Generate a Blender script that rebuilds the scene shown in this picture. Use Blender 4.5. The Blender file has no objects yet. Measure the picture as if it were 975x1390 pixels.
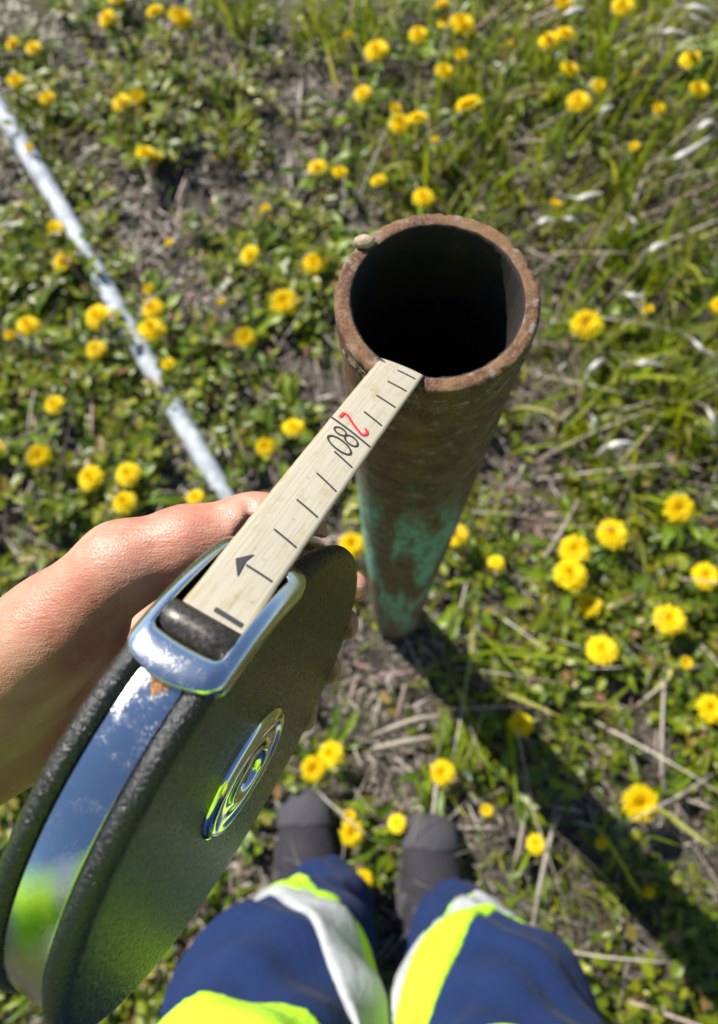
import bpy, math, random
import numpy as np
from mathutils import Matrix, Vector

# ------------------------------------------------------------------ camera, sky, sun, exposure
scene = bpy.context.scene
col = scene.collection
CAM_H = 1.20
F = 976.0                       # focal length in photograph pixels
_dn = np.array([34.0, 312.0, 976.0]); _dn /= np.linalg.norm(_dn)     # straight down, seen from the phone
_Z = -_dn
_X = np.array([1.0, 0, 0]) - _Z * _Z[0]; _X /= np.linalg.norm(_X)
_Y = np.cross(_Z, _X)
RW = np.array([_X, _Y, _Z])     # phone axes (right, down, forward) -> world
CAM = np.array([0.0, 0.0, CAM_H])
def cw(p):
    return np.asarray(p, float) @ RW.T + CAM
def K(px, py, z):
    return np.array([(px - 487) / F * z, (py - 650) / F * z, z])
def plane_pt(px, py, Z=0.0):
    """world point at height Z seen in direction px, py"""
    d = RW @ np.array([(px - 487) / F, (py - 650) / F, 1.0])
    return CAM + d * ((Z - CAM_H) / d[2])

cam_data = bpy.data.cameras.new('camera')
cam = bpy.data.objects.new('camera', cam_data); col.objects.link(cam)
m3 = np.array([RW @ [1, 0, 0], RW @ [0, -1, 0], RW @ [0, 0, -1]]).T
mm = Matrix.Identity(4)
for i in range(3):
    for j in range(3): mm[i][j] = m3[i][j]
    mm[i][3] = CAM[i]
cam.matrix_world = mm
cam_data.sensor_fit = 'HORIZONTAL'; cam_data.sensor_width = 36.0
cam_data.lens = 36.0 * F / 975.0
cam_data.shift_y = -45.0 / 975.0
cam_data.clip_start = 0.01; cam_data.clip_end = 500
cam_data.dof.use_dof = True
cam_data.dof.focus_distance = 0.222
cam_data.dof.aperture_fstop = 14.0
scene.camera = cam

SUN_EL = math.radians(43)
SUN_AZ = math.atan2(-0.665, 0.747)
sun_dir = Vector((math.sin(SUN_AZ) * math.cos(SUN_EL), math.cos(SUN_AZ) * math.cos(SUN_EL), math.sin(SUN_EL)))
world = bpy.data.worlds.new('World'); scene.world = world; world.use_nodes = True
wn = world.node_tree.nodes; wl = world.node_tree.links
sky = wn.new('ShaderNodeTexSky'); sky.sky_type = 'NISHITA'; sky.sun_disc = False
sky.sun_elevation = SUN_EL; sky.sun_rotation = SUN_AZ
sky.air_density = 1.0; sky.dust_density = 0.1; sky.ozone_density = 3.0
wl.new(sky.outputs[0], wn['Background'].inputs[0]); wn['Background'].inputs[1].default_value = 0.072
sun_data = bpy.data.lights.new('sun', 'SUN'); sun_data.energy = 5.0; sun_data.angle = math.radians(0.53)
sun_data.color = (1.0, 0.95, 0.86)
sun = bpy.data.objects.new('sun', sun_data); col.objects.link(sun)
sun.rotation_euler = sun_dir.to_track_quat('Z', 'Y').to_euler()
scene.view_settings.view_transform = 'Standard'; scene.view_settings.look = 'None'
scene.view_settings.exposure = 0.93; scene.view_settings.gamma = 1.0

rng = np.random.default_rng(11)
random.seed(5)

# ------------------------------------------------------------------ helpers
def rgba(c): return (c[0], c[1], c[2], 1.0)
class Mat:
    """thin wrapper that wires procedural node materials"""
    def __init__(s, name):
        s.m = bpy.data.materials.new(name); s.m.use_nodes = True
        s.t = s.m.node_tree; s.n = s.t.nodes; s.b = s.n['Principled BSDF']
        s.out = s.n['Material Output']
    def node(s, typ, **kw):
        x = s.n.new(typ)
        for k, v in kw.items():
            if k.startswith('in_'):
                key = k[3:]; key = int(key) if key.isdigit() else key.replace('_', ' ')
                x.inputs[key].default_value = v
            else: setattr(x, k, v)
        return x
    def link(s, a, b): s.t.links.new(a, b)
    def coord(s, which='Object', scale=(1, 1, 1), rot=(0, 0, 0)):
        tc = s.node('ShaderNodeTexCoord'); mp = s.node('ShaderNodeMapping')
        mp.inputs['Scale'].default_value = scale; mp.inputs['Rotation'].default_value = rot
        s.link(tc.outputs[which], mp.inputs[0]); return mp.outputs[0]
    def noise(s, vec, scale, detail=4, rough=0.6, dist=0.0):
        x = s.node('ShaderNodeTexNoise', in_Scale=scale, in_Detail=detail, in_Roughness=rough, in_Distortion=dist)
        if vec is not None: s.link(vec, x.inputs['Vector'])
        return x.outputs[0]
    def ramp(s, fac, stops, interp='LINEAR'):
        r = s.node('ShaderNodeValToRGB'); r.color_ramp.interpolation = interp
        e = r.color_ramp.elements
        while len(e) < len(stops): e.new(0.5)
        for i, (p, c) in enumerate(stops):
            e[i].position = p; e[i].color = rgba(c) if hasattr(c, '__len__') else (c, c, c, 1)
        s.link(fac, r.inputs[0]); return r.outputs[0]
    def mix(s, fac, a, b, mode='MIX'):
        x = s.node('ShaderNodeMix', data_type='RGBA', blend_type=mode)
        for sock, v in ((x.inputs[0], fac), (x.inputs[6], a), (x.inputs[7], b)):
            if hasattr(v, 'is_linked'): s.link(v, sock)
            elif hasattr(v, '__len__'): sock.default_value = rgba(v)
            else: sock.default_value = v
        return x.outputs[2]
    def math(s, op, a, b=0.5, clamp=False):
        x = s.node('ShaderNodeMath', operation=op); x.use_clamp = clamp
        for sock, v in ((x.inputs[0], a), (x.inputs[1], b)):
            if hasattr(v, 'is_linked'): s.link(v, sock)
            else: sock.default_value = v
        return x.outputs[0]
    def bump(s, h, strength=0.5, dist=0.001, prev=None):
        b = s.node('ShaderNodeBump', in_Strength=strength, in_Distance=dist)
        s.link(h, b.inputs['Height'])
        if prev is not None: s.link(prev, b.inputs['Normal'])
        s.link(b.outputs[0], s.b.inputs['Normal']); return b.outputs[0]
    def set(s, **kw):
        for k, v in kw.items():
            key = k.replace('_', ' ')
            if hasattr(v, 'is_linked'): s.link(v, s.b.inputs[key])
            elif hasattr(v, '__len__') and len(v) == 3 and 'Color' in key: s.b.inputs[key].default_value = rgba(v)
            else: s.b.inputs[key].default_value = v
        return s

def wloc(o):
    p = np.zeros(3)
    while o is not None:
        p = p + np.array(o.location); o = o.parent
    return p
def tag(o, label=None, cat=None, group=None, kind=None):
    if label: o['label'] = label
    if cat: o['category'] = cat
    if group: o['group'] = group
    if kind: o['kind'] = kind
    return o
def empty(name, loc, label=None, cat=None, group=None):
    o = bpy.data.objects.new(name, None); o.empty_display_size = 0.02
    o.location = loc; col.objects.link(o); return tag(o, label, cat, group)
def mesh_data(name, V, Fs, mat, smooth=True, uv=None):
    me = bpy.data.meshes.new(name)
    V = np.asarray(V, np.float32)
    if isinstance(Fs, np.ndarray):
        k = Fs.shape[1]; nf = len(Fs)
        me.vertices.add(len(V)); me.vertices.foreach_set('co', V.ravel())
        me.loops.add(nf * k); me.loops.foreach_set('vertex_index', Fs.astype(np.int32).ravel())
        me.polygons.add(nf)
        me.polygons.foreach_set('loop_start', np.arange(0, nf * k, k, dtype=np.int32))
        me.update(calc_edges=True)
    else:
        me.from_pydata(V.tolist(), [], Fs); me.update()
    if smooth: me.polygons.foreach_set('use_smooth', np.ones(len(me.polygons), bool))
    if uv is not None:
        ul = me.uv_layers.new(name='UVMap')
        vi = np.empty(len(me.loops), np.int32); me.loops.foreach_get('vertex_index', vi)
        ul.data.foreach_set('uv', np.asarray(uv, np.float32)[vi].ravel())
    if mat is not None: me.materials.append(mat)
    return me
def obj(name, V, Fs, mat, parent=None, smooth=True, uv=None, loc=None):
    """mesh from world-space vertices; origin at its parent (or at loc)"""
    V = np.asarray(V, float)
    if parent is not None: base = wloc(parent)
    else: base = np.zeros(3) if loc is None else np.asarray(loc, float)
    o = bpy.data.objects.new(name, mesh_data(name, V - base, Fs, mat, smooth, uv))
    col.objects.link(o); o.parent = parent
    if parent is None: o.location = base
    return o
def grid_faces(nu, nv, close_u=False, close_v=False):
    f = []
    for i in range(nu if close_u else nu - 1):
        for j in range(nv if close_v else nv - 1):
            a = i * nv + j; b = i * nv + (j + 1) % nv
            c = ((i + 1) % nu) * nv + (j + 1) % nv; d = ((i + 1) % nu) * nv + j
            f.append((a, b, c, d))
    return f
def tube(pts, rad, sides=8, cap=True):
    pts = np.asarray(pts, float); n = len(pts)
    rad = np.full(n, rad) if np.isscalar(rad) else np.asarray(rad, float)
    t = np.gradient(pts, axis=0); t /= np.linalg.norm(t, axis=1)[:, None] + 1e-12
    ref = np.array([0, 0, 1.0]) if abs(t[0][2]) < 0.9 else np.array([1.0, 0, 0])
    V = []
    for i in range(n):
        a = np.cross(t[i], ref); a /= np.linalg.norm(a) + 1e-12; b = np.cross(a, t[i])
        for k in range(sides):
            th = 2 * math.pi * k / sides
            V.append(pts[i] + rad[i] * (math.cos(th) * a + math.sin(th) * b))
    Fs = [tuple(f) for f in grid_faces(n, sides, False, True)]
    if cap:
        Fs.append(tuple(range(sides))[::-1]); Fs.append(tuple((n - 1) * sides + k for k in range(sides)))
    return np.array(V), Fs
def spline(P, m=24):
    P = np.asarray(P, float); Q = np.vstack([2 * P[0] - P[1], P, 2 * P[-1] - P[-2]]); out = []
    for i in range(1, len(Q) - 2):
        for t in np.linspace(0, 1, m, endpoint=(i == len(Q) - 3)):
            a, b, c, d = Q[i - 1], Q[i], Q[i + 1], Q[i + 2]
            out.append(.5 * (2 * b + (c - a) * t + (2 * a - 5 * b + 4 * c - d) * t * t + (3 * b - a - 3 * c + d) * t ** 3))
    return np.array(out)

# value noise, for the lie of the ground and where things grow
_lat = np.random.default_rng(3).random((256, 256))
def vnoise(x, y, f, seed=0):
    x = np.asarray(x) * f + 17.3 * seed + 1000; y = np.asarray(y) * f + 9.1 * seed + 1000
    xi = np.floor(x).astype(int); yi = np.floor(y).astype(int)
    u = x - xi; v = y - yi; u = u * u * (3 - 2 * u); v = v * v * (3 - 2 * v)
    g = lambda a, b: _lat[a % 256, b % 256]
    return (g(xi, yi) * (1 - u) + g(xi + 1, yi) * u) * (1 - v) + (g(xi, yi + 1) * (1 - u) + g(xi + 1, yi + 1) * u) * v
def ground_z(x, y):
    r = np.hypot(x, np.asarray(y) - 0.4)
    fine = np.clip(1.6 - r / 3.0, 0, 1)
    return 0.030 * (vnoise(x, y, 2.3, 1) - .5) + 0.018 * (vnoise(x, y, 9, 2) - .5) + fine * (0.010 * (vnoise(x, y, 34, 3) - .5) + 0.006 * (vnoise(x, y, 90, 4) - .5)) + 0.10 * np.clip((r - 6) / 40, 0, 1) * (vnoise(x, y, 0.12, 5) - .5) * 8

# smooth signed-distance modelling -> quads (surface nets)
def rcone(P, a, b, ra, rb):
    a = np.asarray(a, np.float32); b = np.asarray(b, np.float32); d = b - a
    h = np.clip(((P - a) @ d) / max(float(d @ d), 1e-9), 0, 1)
    q = P - a - h[..., None] * d
    return np.sqrt((q * q).sum(-1)) - (ra + h * (rb - ra))
def smin(a, b, k):
    h = np.maximum(k - np.abs(a - b), 0) / k
    return np.minimum(a, b) - h * h * k * .25
def smax(a, b, k): return -smin(-a, -b, k)
def sdf_grid(lo, hi, h):
    ax = [np.arange(l, u, h, dtype=np.float32) for l, u in zip(lo, hi)]
    return np.stack(np.meshgrid(*ax, indexing='ij'), -1)
def surface_nets(f, lo, h):
    s = f < 0
    nx, ny, nz = f.shape
    cs = np.zeros((nx - 1, ny - 1, nz - 1), np.int8)
    for i in (0, 1):
        for j in (0, 1):
            for k in (0, 1): cs += s[i:nx - 1 + i, j:ny - 1 + j, k:nz - 1 + k]
    act = (cs > 0) & (cs < 8)
    idx = -np.ones(act.shape, np.int64); I, J, Kk = np.nonzero(act); idx[I, J, Kk] = np.arange(len(I))
    acc = np.zeros((len(I), 3)); cnt = np.zeros(len(I))
    corners = [(i, j, k) for i in (0, 1) for j in (0, 1) for k in (0, 1)]
    for a in corners:
        for ax in range(3):
            if a[ax] == 1: continue
            b = list(a); b[ax] = 1
            fa = f[I + a[0], J + a[1], Kk + a[2]]; fb = f[I + b[0], J + b[1], Kk + b[2]]
            c = (fa < 0) != (fb < 0); t = np.where(c, fa / np.where(c, fa - fb, 1), 0)
            p = np.array(a, float)[None].repeat(len(I), 0); p[:, ax] += t
            acc[c] += p[c]; cnt[c] += 1
    V = (np.stack([I, J, Kk], 1) + acc / cnt[:, None]) * h + np.asarray(lo)
    Q = []
    for ax in range(3):
        a = [slice(None)] * 3; b = [slice(None)] * 3; a[ax] = slice(0, -1); b[ax] = slice(1, None)
        ch = s[tuple(a)] != s[tuple(b)]; X = np.array(np.nonzero(ch)).T
        o1, o2 = [(1, 2), (2, 0), (0, 1)][ax]
        ok = (X[:, o1] > 0) & (X[:, o2] > 0)
        for q, m in ((o1, f.shape[o1] - 1), (o2, f.shape[o2] - 1)): ok &= X[:, q] < m
        X = X[ok]
        def g(d1, d2):
            Y = X.copy(); Y[:, o1] -= d1; Y[:, o2] -= d2; return idx[Y[:, 0], Y[:, 1], Y[:, 2]]
        q = np.stack([g(1, 1), g(0, 1), g(0, 0), g(1, 0)], 1)
        inside = s[X[:, 0], X[:, 1], X[:, 2]]
        q[~inside] = q[~inside][:, ::-1]
        Q.append(q[(q >= 0).all(1)])
    return V, np.vstack(Q)

# ------------------------------------------------------------------ materials
def leaf_mat(name, stops, rough=0.4, trans=0.35, spec=0.5, grain=None):
    M = Mat(name); gi = M.node('ShaderNodeNewGeometry')
    c = M.ramp(gi.outputs['Random Per Island'], stops)
    v = M.noise(M.coord('Object'), grain or 60, 2)
    c = M.mix(0.45, c, M.ramp(v, [(0.3, (.45, .45, .45)), (.7, (1.2, 1.2, 1.2))]), 'MULTIPLY')
    M.set(Base_Color=c, Roughness=rough, Specular_IOR_Level=spec)
    if trans:
        tr = M.node('ShaderNodeBsdfTranslucent'); M.link(M.mix(1.0, c, (1.25, 1.15, .5), 'MULTIPLY'), tr.inputs[0])
        ms = M.node('ShaderNodeMixShader'); ms.inputs[0].default_value = trans
        M.link(M.b.outputs[0], ms.inputs[1]); M.link(tr.outputs[0], ms.inputs[2]); M.link(ms.outputs[0], M.out.inputs[0])
    return M.m
M_grass = leaf_mat('grass_blade', [(0, (.07, .12, .007)), (.35, (.15, .21, .008)), (.7, (.23, .29, .010)), (1, (.32, .33, .02))], .5, .42, .28)
M_tall = leaf_mat('tall_grass_blade', [(0, (.13, .20, .008)), (.5, (.25, .33, .010)), (.8, (.33, .38, .02)), (1, (.46, .42, .16))], .5, .45, .28)
M_weed = leaf_mat('weed_leaf', [(0, (.035, .065, .006)), (.3, (.10, .155, .008)), (.7, (.22, .27, .008)), (.9, (.32, .32, .02)), (1, (.25, .10, .07))], .38, .38, .4)
M_rosette = leaf_mat('dandelion_leaf', [(0, (.07, .12, .010)), (.6, (.15, .24, .010)), (1, (.23, .31, .015))], .42, .3, .4)
M_straw = leaf_mat('dead_straw', [(0, (.12, .09, .07)), (.3, (.22, .18, .13)), (.6, (.34, .295, .235)), (.84, (.48, .44, .385)), (.9, (.33, .17, .15)), (1, (.44, .28, .26))], .5, .1, .4)
M_stem = leaf_mat('weed_stem', [(0, (.13, .06, .04)), (.5, (.20, .10, .06)), (1, (.16, .17, .04))], .45, .1)
M_pale = leaf_mat('bleached_blade', [(0, (.60, .58, .53)), (1, (.72, .70, .67))], .35, .25)
M_clod = leaf_mat('soil_clod', [(0, (.06, .048, .038)), (.5, (.12, .098, .08)), (.85, (.20, .175, .15)), (1, (.34, .31, .28))], .9, 0, .2)

M = Mat('soil'); v = M.coord('Object')
c = M.ramp(M.noise(v, 9, 6, .65), [(.3, (.022, .018, .014)), (.5, (.05, .042, .034)), (.7, (.10, .086, .07))])
c = M.mix(M.ramp(M.noise(v, 160, 3), [(.52, 0), (.62, .8)]), c, (.17, .152, .13))
far = M.ramp(M.noise(v, .8, 5), [(.35, (.055, .06, .02)), (.6, (.09, .12, .025))])
sep = M.node('ShaderNodeVectorMath', operation='LENGTH'); M.link(v, sep.inputs[0])
c = M.mix(M.ramp(M.math('MULTIPLY', sep.outputs['Value'], .1), [(.14, 0), (.27, 1)]), c, far)
M.set(Base_Color=c, Roughness=.95, Specular_IOR_Level=.2); M.bump(M.noise(v, 120, 5, .7), .9, .006); M_soil = M.m

M = Mat('dandelion_petal'); tc = M.coord('Object')
ln = M.node('ShaderNodeVectorMath', operation='LENGTH'); M.link(tc, ln.inputs[0])
c = M.ramp(ln.outputs['Value'], [(.15, (.86, .60, .004)), (.5, (.88, .67, .006)), (1.0, (.88, .70, .010))])
M.set(Base_Color=c, Roughness=.6, Specular_IOR_Level=.25)
tr = M.node('ShaderNodeBsdfTranslucent'); M.link(c, tr.inputs[0]); ms = M.node('ShaderNodeMixShader'); ms.inputs[0].default_value = .42
M.link(M.b.outputs[0], ms.inputs[1]); M.link(tr.outputs[0], ms.inputs[2]); M.link(ms.outputs[0], M.out.inputs[0]); M_petal = M.m
M_dstem = Mat('dandelion_stem').set(Base_Color=(.20, .19, .06), Roughness=.5).m
M_bract = Mat('dandelion_bract').set(Base_Color=(.09, .14, .025), Roughness=.5).m

# rusty pipe
M = Mat('rusty_steel'); v = M.coord('Object')
vs = M.coord('Object', (1, 1, .12))
n1 = M.noise(v, 55, 6, .65); n2 = M.noise(v, 900, 4, .75); n3 = M.noise(vs, 38, 5, .6, .4)
c = M.ramp(n1, [(.3, (.030, .016, .013)), (.45, (.085, .044, .026)), (.58, (.15, .085, .042)), (.72, (.21, .135, .075))])
c = M.mix(M.ramp(n2, [(.46, 0), (.62, .75)]), c, (.23, .115, .058))
c = M.mix(M.ramp(M.noise(v, 140, 3, .6), [(.56, 0), (.70, .7)]), c, (.25, .21, .20))
sx = M.node('ShaderNodeSeparateXYZ'); M.link(M.coord('Object'), sx.inputs[0])
zmask = M.ramp(sx.outputs[2], [(.10, 0), (.28, .8), (.70, 1), (.80, .8), (.87, .1), (1, 0)])
pmask = M.math('MULTIPLY', M.ramp(n3, [(.47, 0), (.56, .95)]), zmask)
pmask = M.math('MULTIPLY', pmask, M.ramp(M.noise(v, 170, 5, .7), [(.38, .05), (.56, 1)]))
# paint survives only on the outside of the pipe
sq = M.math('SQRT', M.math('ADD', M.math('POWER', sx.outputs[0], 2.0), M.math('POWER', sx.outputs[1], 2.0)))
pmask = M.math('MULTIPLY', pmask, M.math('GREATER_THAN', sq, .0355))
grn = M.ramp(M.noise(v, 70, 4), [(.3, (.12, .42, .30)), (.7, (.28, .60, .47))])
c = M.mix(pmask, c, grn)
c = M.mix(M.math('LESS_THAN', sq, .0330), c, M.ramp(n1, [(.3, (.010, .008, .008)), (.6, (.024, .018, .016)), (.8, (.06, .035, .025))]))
M.set(Base_Color=c, Roughness=M.mix(pmask, (.85, .85, .85), (.6, .6, .6)), Specular_IOR_Level=.35)
b1 = M.bump(n1, .6, .0012); M.bump(n2, .7, .0005, b1); M_rust = M.m
M = Mat('rim_flake'); v = M.coord('Object')
M.set(Base_Color=M.ramp(M.noise(v, 300, 3), [(.35, (.07, .045, .025)), (.65, (.26, .23, .14))]), Roughness=.9); M_flake = M.m
M = Mat('pebble'); M.set(Base_Color=M.ramp(M.noise(M.coord('Object'), 400, 3), [(.35, (.26, .19, .12)), (.65, (.42, .33, .23))]), Roughness=.85); M_peb = M.m

# reel
M = Mat('black_crackle_paint'); v = M.coord('Object')
c1 = M.noise(v, 900, 3, .6); c2 = M.noise(v, 2600, 2, .5)
M.set(Base_Color=(.008, .008, .009), Roughness=M.ramp(c1, [(.35, .22), (.7, .34)]), Specular_IOR_Level=.55)
b1 = M.bump(c1, .65, .0012); M.bump(c2, .4, .0004, b1); M_black = M.m
def chrome(name, r0, r1, speck, tint=(.62, .64, .67)):
    M = Mat(name); v = M.coord('Object')
    s1 = M.noise(M.coord('Object', (1, 5, 1), (.4, .7, .9)), 1500, 2, .6); s2 = M.noise(M.coord('Object', (4, 1, 1), (.9, .2, .3)), 1100, 2, .6)
    patch = M.ramp(M.noise(v, 190, 4, .65), [(.42, .0), (.62, 1)])
    sp = M.math('MULTIPLY', M.math('MAXIMUM', M.ramp(s1, [(.66 - speck, 0), (.70 - speck, 1)]), M.ramp(s2, [(.68 - speck, 0), (.72 - speck, 1)])), patch)
    M.set(Base_Color=M.mix(sp, tint, (.75, .70, .64)), Metallic=1.0, Roughness=M.mix(sp, M.ramp(M.noise(v, 60, 4), [(.35, r0), (.7, r1)]), (.36, .36, .36)))
    b = M.bump(M.noise(v, 70, 3), .06, .001); M.bump(s1, .10, .0003, b); return M.m
M_chrome = chrome('worn_chrome', .03, .06, .07); M_satin = chrome('satin_chrome', .10, .17, .06, (.66, .67, .69))
M = Mat('polished_chrome'); M.set(Base_Color=(.72, .72, .72), Metallic=1.0, Roughness=.09); M_chrome2 = M.m
M = Mat('rust_spot'); v = M.coord('Object')
M.set(Base_Color=M.ramp(M.noise(v, 900, 4), [(.35, (.09, .035, .015)), (.65, (.40, .19, .07))]), Roughness=.9); M.bump(M.noise(v, 1500, 4), .9, .0006); M_rspot = M.m
M = Mat('roller_steel'); v = M.coord('Object')
n1 = M.noise(v, 900, 5, .7)
M.set(Base_Color=M.ramp(n1, [(.4, (.035, .031, .028)), (.7, (.09, .08, .07))]), Metallic=.5, Roughness=M.ramp(n1, [(.4, .3), (.7, .55)])); M_roll = M.m
M_dark = Mat('cavity_shade').set(Base_Color=(.018, .012, .010), Roughness=.8).m
M = Mat('aged_tape'); uv = M.coord('UV', (1, 1, 1))
fib = M.noise(M.coord('UV', (45, 1700, 1)), 1.0, 4, .6); blot = M.noise(M.coord('UV', (70, 130, 1)), 1.0, 6, .7)
c = M.ramp(fib, [(.3, (.28, .245, .175)), (.5, (.345, .31, .24)), (.75, (.385, .355, .285))])
c = M.mix(M.ramp(blot, [(.54, 0), (.72, .7)]), c, (.25, .18, .075))
c = M.mix(M.ramp(M.noise(M.coord('UV', (300, 300, 1)), 1.0, 2), [(.66, 0), (.74, .6)]), c, (.22, .17, .10))
sx = M.node('ShaderNodeSeparateXYZ'); M.link(M.coord('UV'), sx.inputs[0])
edge = M.math('ABSOLUTE', M.math('SUBTRACT', sx.outputs[1], .0))
c = M.mix(M.ramp(M.math('ADD', M.math('MULTIPLY', edge, 100), M.math('MULTIPLY', fib, .12)), [(.86, 0), (.95, .65)]), c, (.24, .18, .08))
M.set(Base_Color=c, Roughness=.6, Specular_IOR_Level=.3); M.bump(fib, .12, .0003); M_tape = M.m
M_ink = Mat('black_ink').set(Base_Color=(.022, .022, .026), Roughness=.6).m
M_red = Mat('red_ink').set(Base_Color=(.55, .012, .025), Roughness=.6).m

# skin and clothes
M = Mat('skin'); v = M.coord('Object')
n1 = M.noise(v, 32, 4, .6); fine = M.node('ShaderNodeTexVoronoi', in_Scale=1150.0, feature='DISTANCE_TO_EDGE')
M.link(M.coord('Object', (1, 1.0, 1.0), (.5, .2, .4)), fine.inputs['Vector'])
c = M.ramp(n1, [(.28, (.35, .105, .07)), (.5, (.43, .185, .125)), (.68, (.49, .265, .195))])
c = M.mix(M.ramp(M.noise(v, 240, 3), [(.5, 0), (.72, .35)]), c, (.53, .31, .22))
M.set(Base_Color=c, Roughness=.42, Specular_IOR_Level=.45, Subsurface_Weight=.15, Subsurface_Scale=.003)
M.b.inputs['Subsurface Radius'].default_value = (1.0, .35, .2)
wr = M.noise(M.coord('Object', (1, 4.5, 2), (.2, .3, -.75)), 210, 4, .6)
b1 = M.bump(fine.outputs['Distance'], .30, .0007); M.bump(wr, .28, .0012, b1); M_skin = M.m
def cloth(name, c, rough=.85, sc=1400):
    M = Mat(name); v = M.coord('Object')
    M.set(Base_Color=M.mix(.5, c, M.ramp(M.noise(v, 22, 4), [(.3, (.6, .6, .6)), (.7, (1.25, 1.25, 1.25))]), 'MULTIPLY'), Roughness=rough, Specular_IOR_Level=.12)
    M.b.inputs['Sheen Weight'].default_value = .03
    b = M.bump(M.noise(v, sc, 2), .3, .0008); M.bump(M.noise(v, 30, 3), .4, .01, b); return M.m
M_navy = cloth('navy_workwear', (.010, .024, .085)); M_hivis = cloth('hi_vis_yellow', (.40, .70, .03)); M_refl = cloth('reflective_grey', (.36, .37, .38), .5)
M_shoe = cloth('shoe_fabric', (.030, .028, .034), .8); M_sole = cloth('shoe_sole', (.06, .057, .06), .7); M_lace = cloth('shoe_lace', (.06, .058, .066), .8)
M_hair = cloth('hair', (.06, .04, .025), .6)
M = Mat('white_plastic_pipe'); v = M.coord('Object')
c = M.ramp(M.noise(v, 26, 5, .65), [(.3, (.20, .22, .25)), (.5, (.38, .41, .45)), (.7, (.56, .58, .60))])
c = M.mix(M.ramp(M.noise(v, 120, 4), [(.58, 0), (.72, .7)]), c, (.16, .14, .11))
M.set(Base_Color=c, Roughness=.6, Specular_IOR_Level=.3); M_pole = M.m

# ------------------------------------------------------------------ ground
def axis(lo, hi, step, far):
    core = np.arange(lo, hi, step); out = [core]
    g, p, q = step, core[-1], core[0]; hi_l, lo_l = [], []
    while p < far:
        g *= 1.18; p += g; hi_l.append(p)
        q -= g; lo_l.append(q)
    return np.concatenate([lo_l[::-1], core, hi_l])
gx = axis(-1.35, 1.35, .0085, 120); gy = axis(-.65, 1.75, .0085, 120)
GX, GY = np.meshgrid(gx, gy, indexing='ij'); GZ = ground_z(GX, GY)
ii, jj = np.meshgrid(np.arange(len(gx) - 1), np.arange(len(gy) - 1), indexing='ij'); a = (ii * len(gy) + jj).ravel()
gf = np.stack([a, a + len(gy), a + len(gy) + 1, a + 1], 1)
g = obj('ground', np.stack([GX, GY, GZ], -1).reshape(-1, 3), gf, M_soil); tag(g, kind='structure')

# ------------------------------------------------------------------ ground cover
def gp(px, py): return plane_pt(px, py, 0)[:2]
def field(x, y, spots):
    out = np.zeros_like(x)
    for px, py, r, w in spots:
        c = gp(px, py); out = np.maximum(out, w * np.exp(-(((x - c[0]) ** 2 + (y - c[1]) ** 2) / (r * r))))
    return out
BARE = [(280, 290, .13, 1), (400, 175, .12, 1), (170, 250, .08, .7), (480, 945, .13, 1), (560, 990, .10, .8), (330, 640, .10, .8), (430, 110, .10, .8), (310, 60, .12, .8),
        (120, 30, .10, .6), (250, 560, .07, .6), (540, 870, .06, .7), (700, 650, .08, .5), (400, 520, .09, .6), (60, 760, .10, .5), (650, 930, .10, .25), (30, 260, .07, .5), (480, 560, .06, .6), (330, 130, .08, .7)]
LUSH = [(840, 1000, .24, .75), (850, 1220, .22, .7), (660, 1200, .12, .6), (640, 890, .10, .8), (700, 1050, .12, .6), (150, 560, .2, .4), (560, 1230, .08, .5), (760, 850, .12, .6)]
TALL = [(620, 890, .06, .75), (760, 980, .07, .35), (650, 960, .05, .5), (840, 1170, .09, .4), (700, 1230, .06, .4), (860, 300, .26, 1), (930, 520, .26, .9), (660, 210, .20, .9), (770, 90, .26, .8), (460, 70, .10, .9), (740, 450, .12, .8), (620, 300, .10, .6), (330, 30, .08, .7), (900, 650, .16, .5), (600, 130, .12, .5), (530, 230, .10, .6), (310, 210, .07, .6)]
def zones(x, y):
    bare = np.clip(field(x, y, BARE) + .75 * np.clip(vnoise(x, y, 7, 21) - .45, 0, 1) * 2 + .5 * np.clip(vnoise(x, y, 19, 23) - .55, 0, 1) * 2 - .03, 0, 1)
    bare = np.clip(bare - field(x, y, LUSH), 0, 1)
    tall = field(x, y, TALL)
    return bare, tall
PX, PY = float(plane_pt(593, 405, CAM_H - .2376)[0]), float(plane_pt(593, 405, CAM_H - .2376)[1])
def scatter_points(nn, seed, near=True):
    r = np.random.default_rng(seed)
    if near: x = r.uniform(-1.15, 1.15, nn); y = r.uniform(-.6, 1.5, nn)
    else:
        rad = np.sqrt(r.uniform(0, 1, nn)) * 3.8; an = r.uniform(0, 2 * np.pi, nn); x = rad * np.cos(an); y = rad * np.sin(an) + .4
        k = ~((np.abs(x) < 1.15) & (y > -.6) & (y < 1.5)); x, y = x[k], y[k]
    k = np.hypot(x - PX, y - PY) > .041
    return x[k], y[k], r
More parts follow.
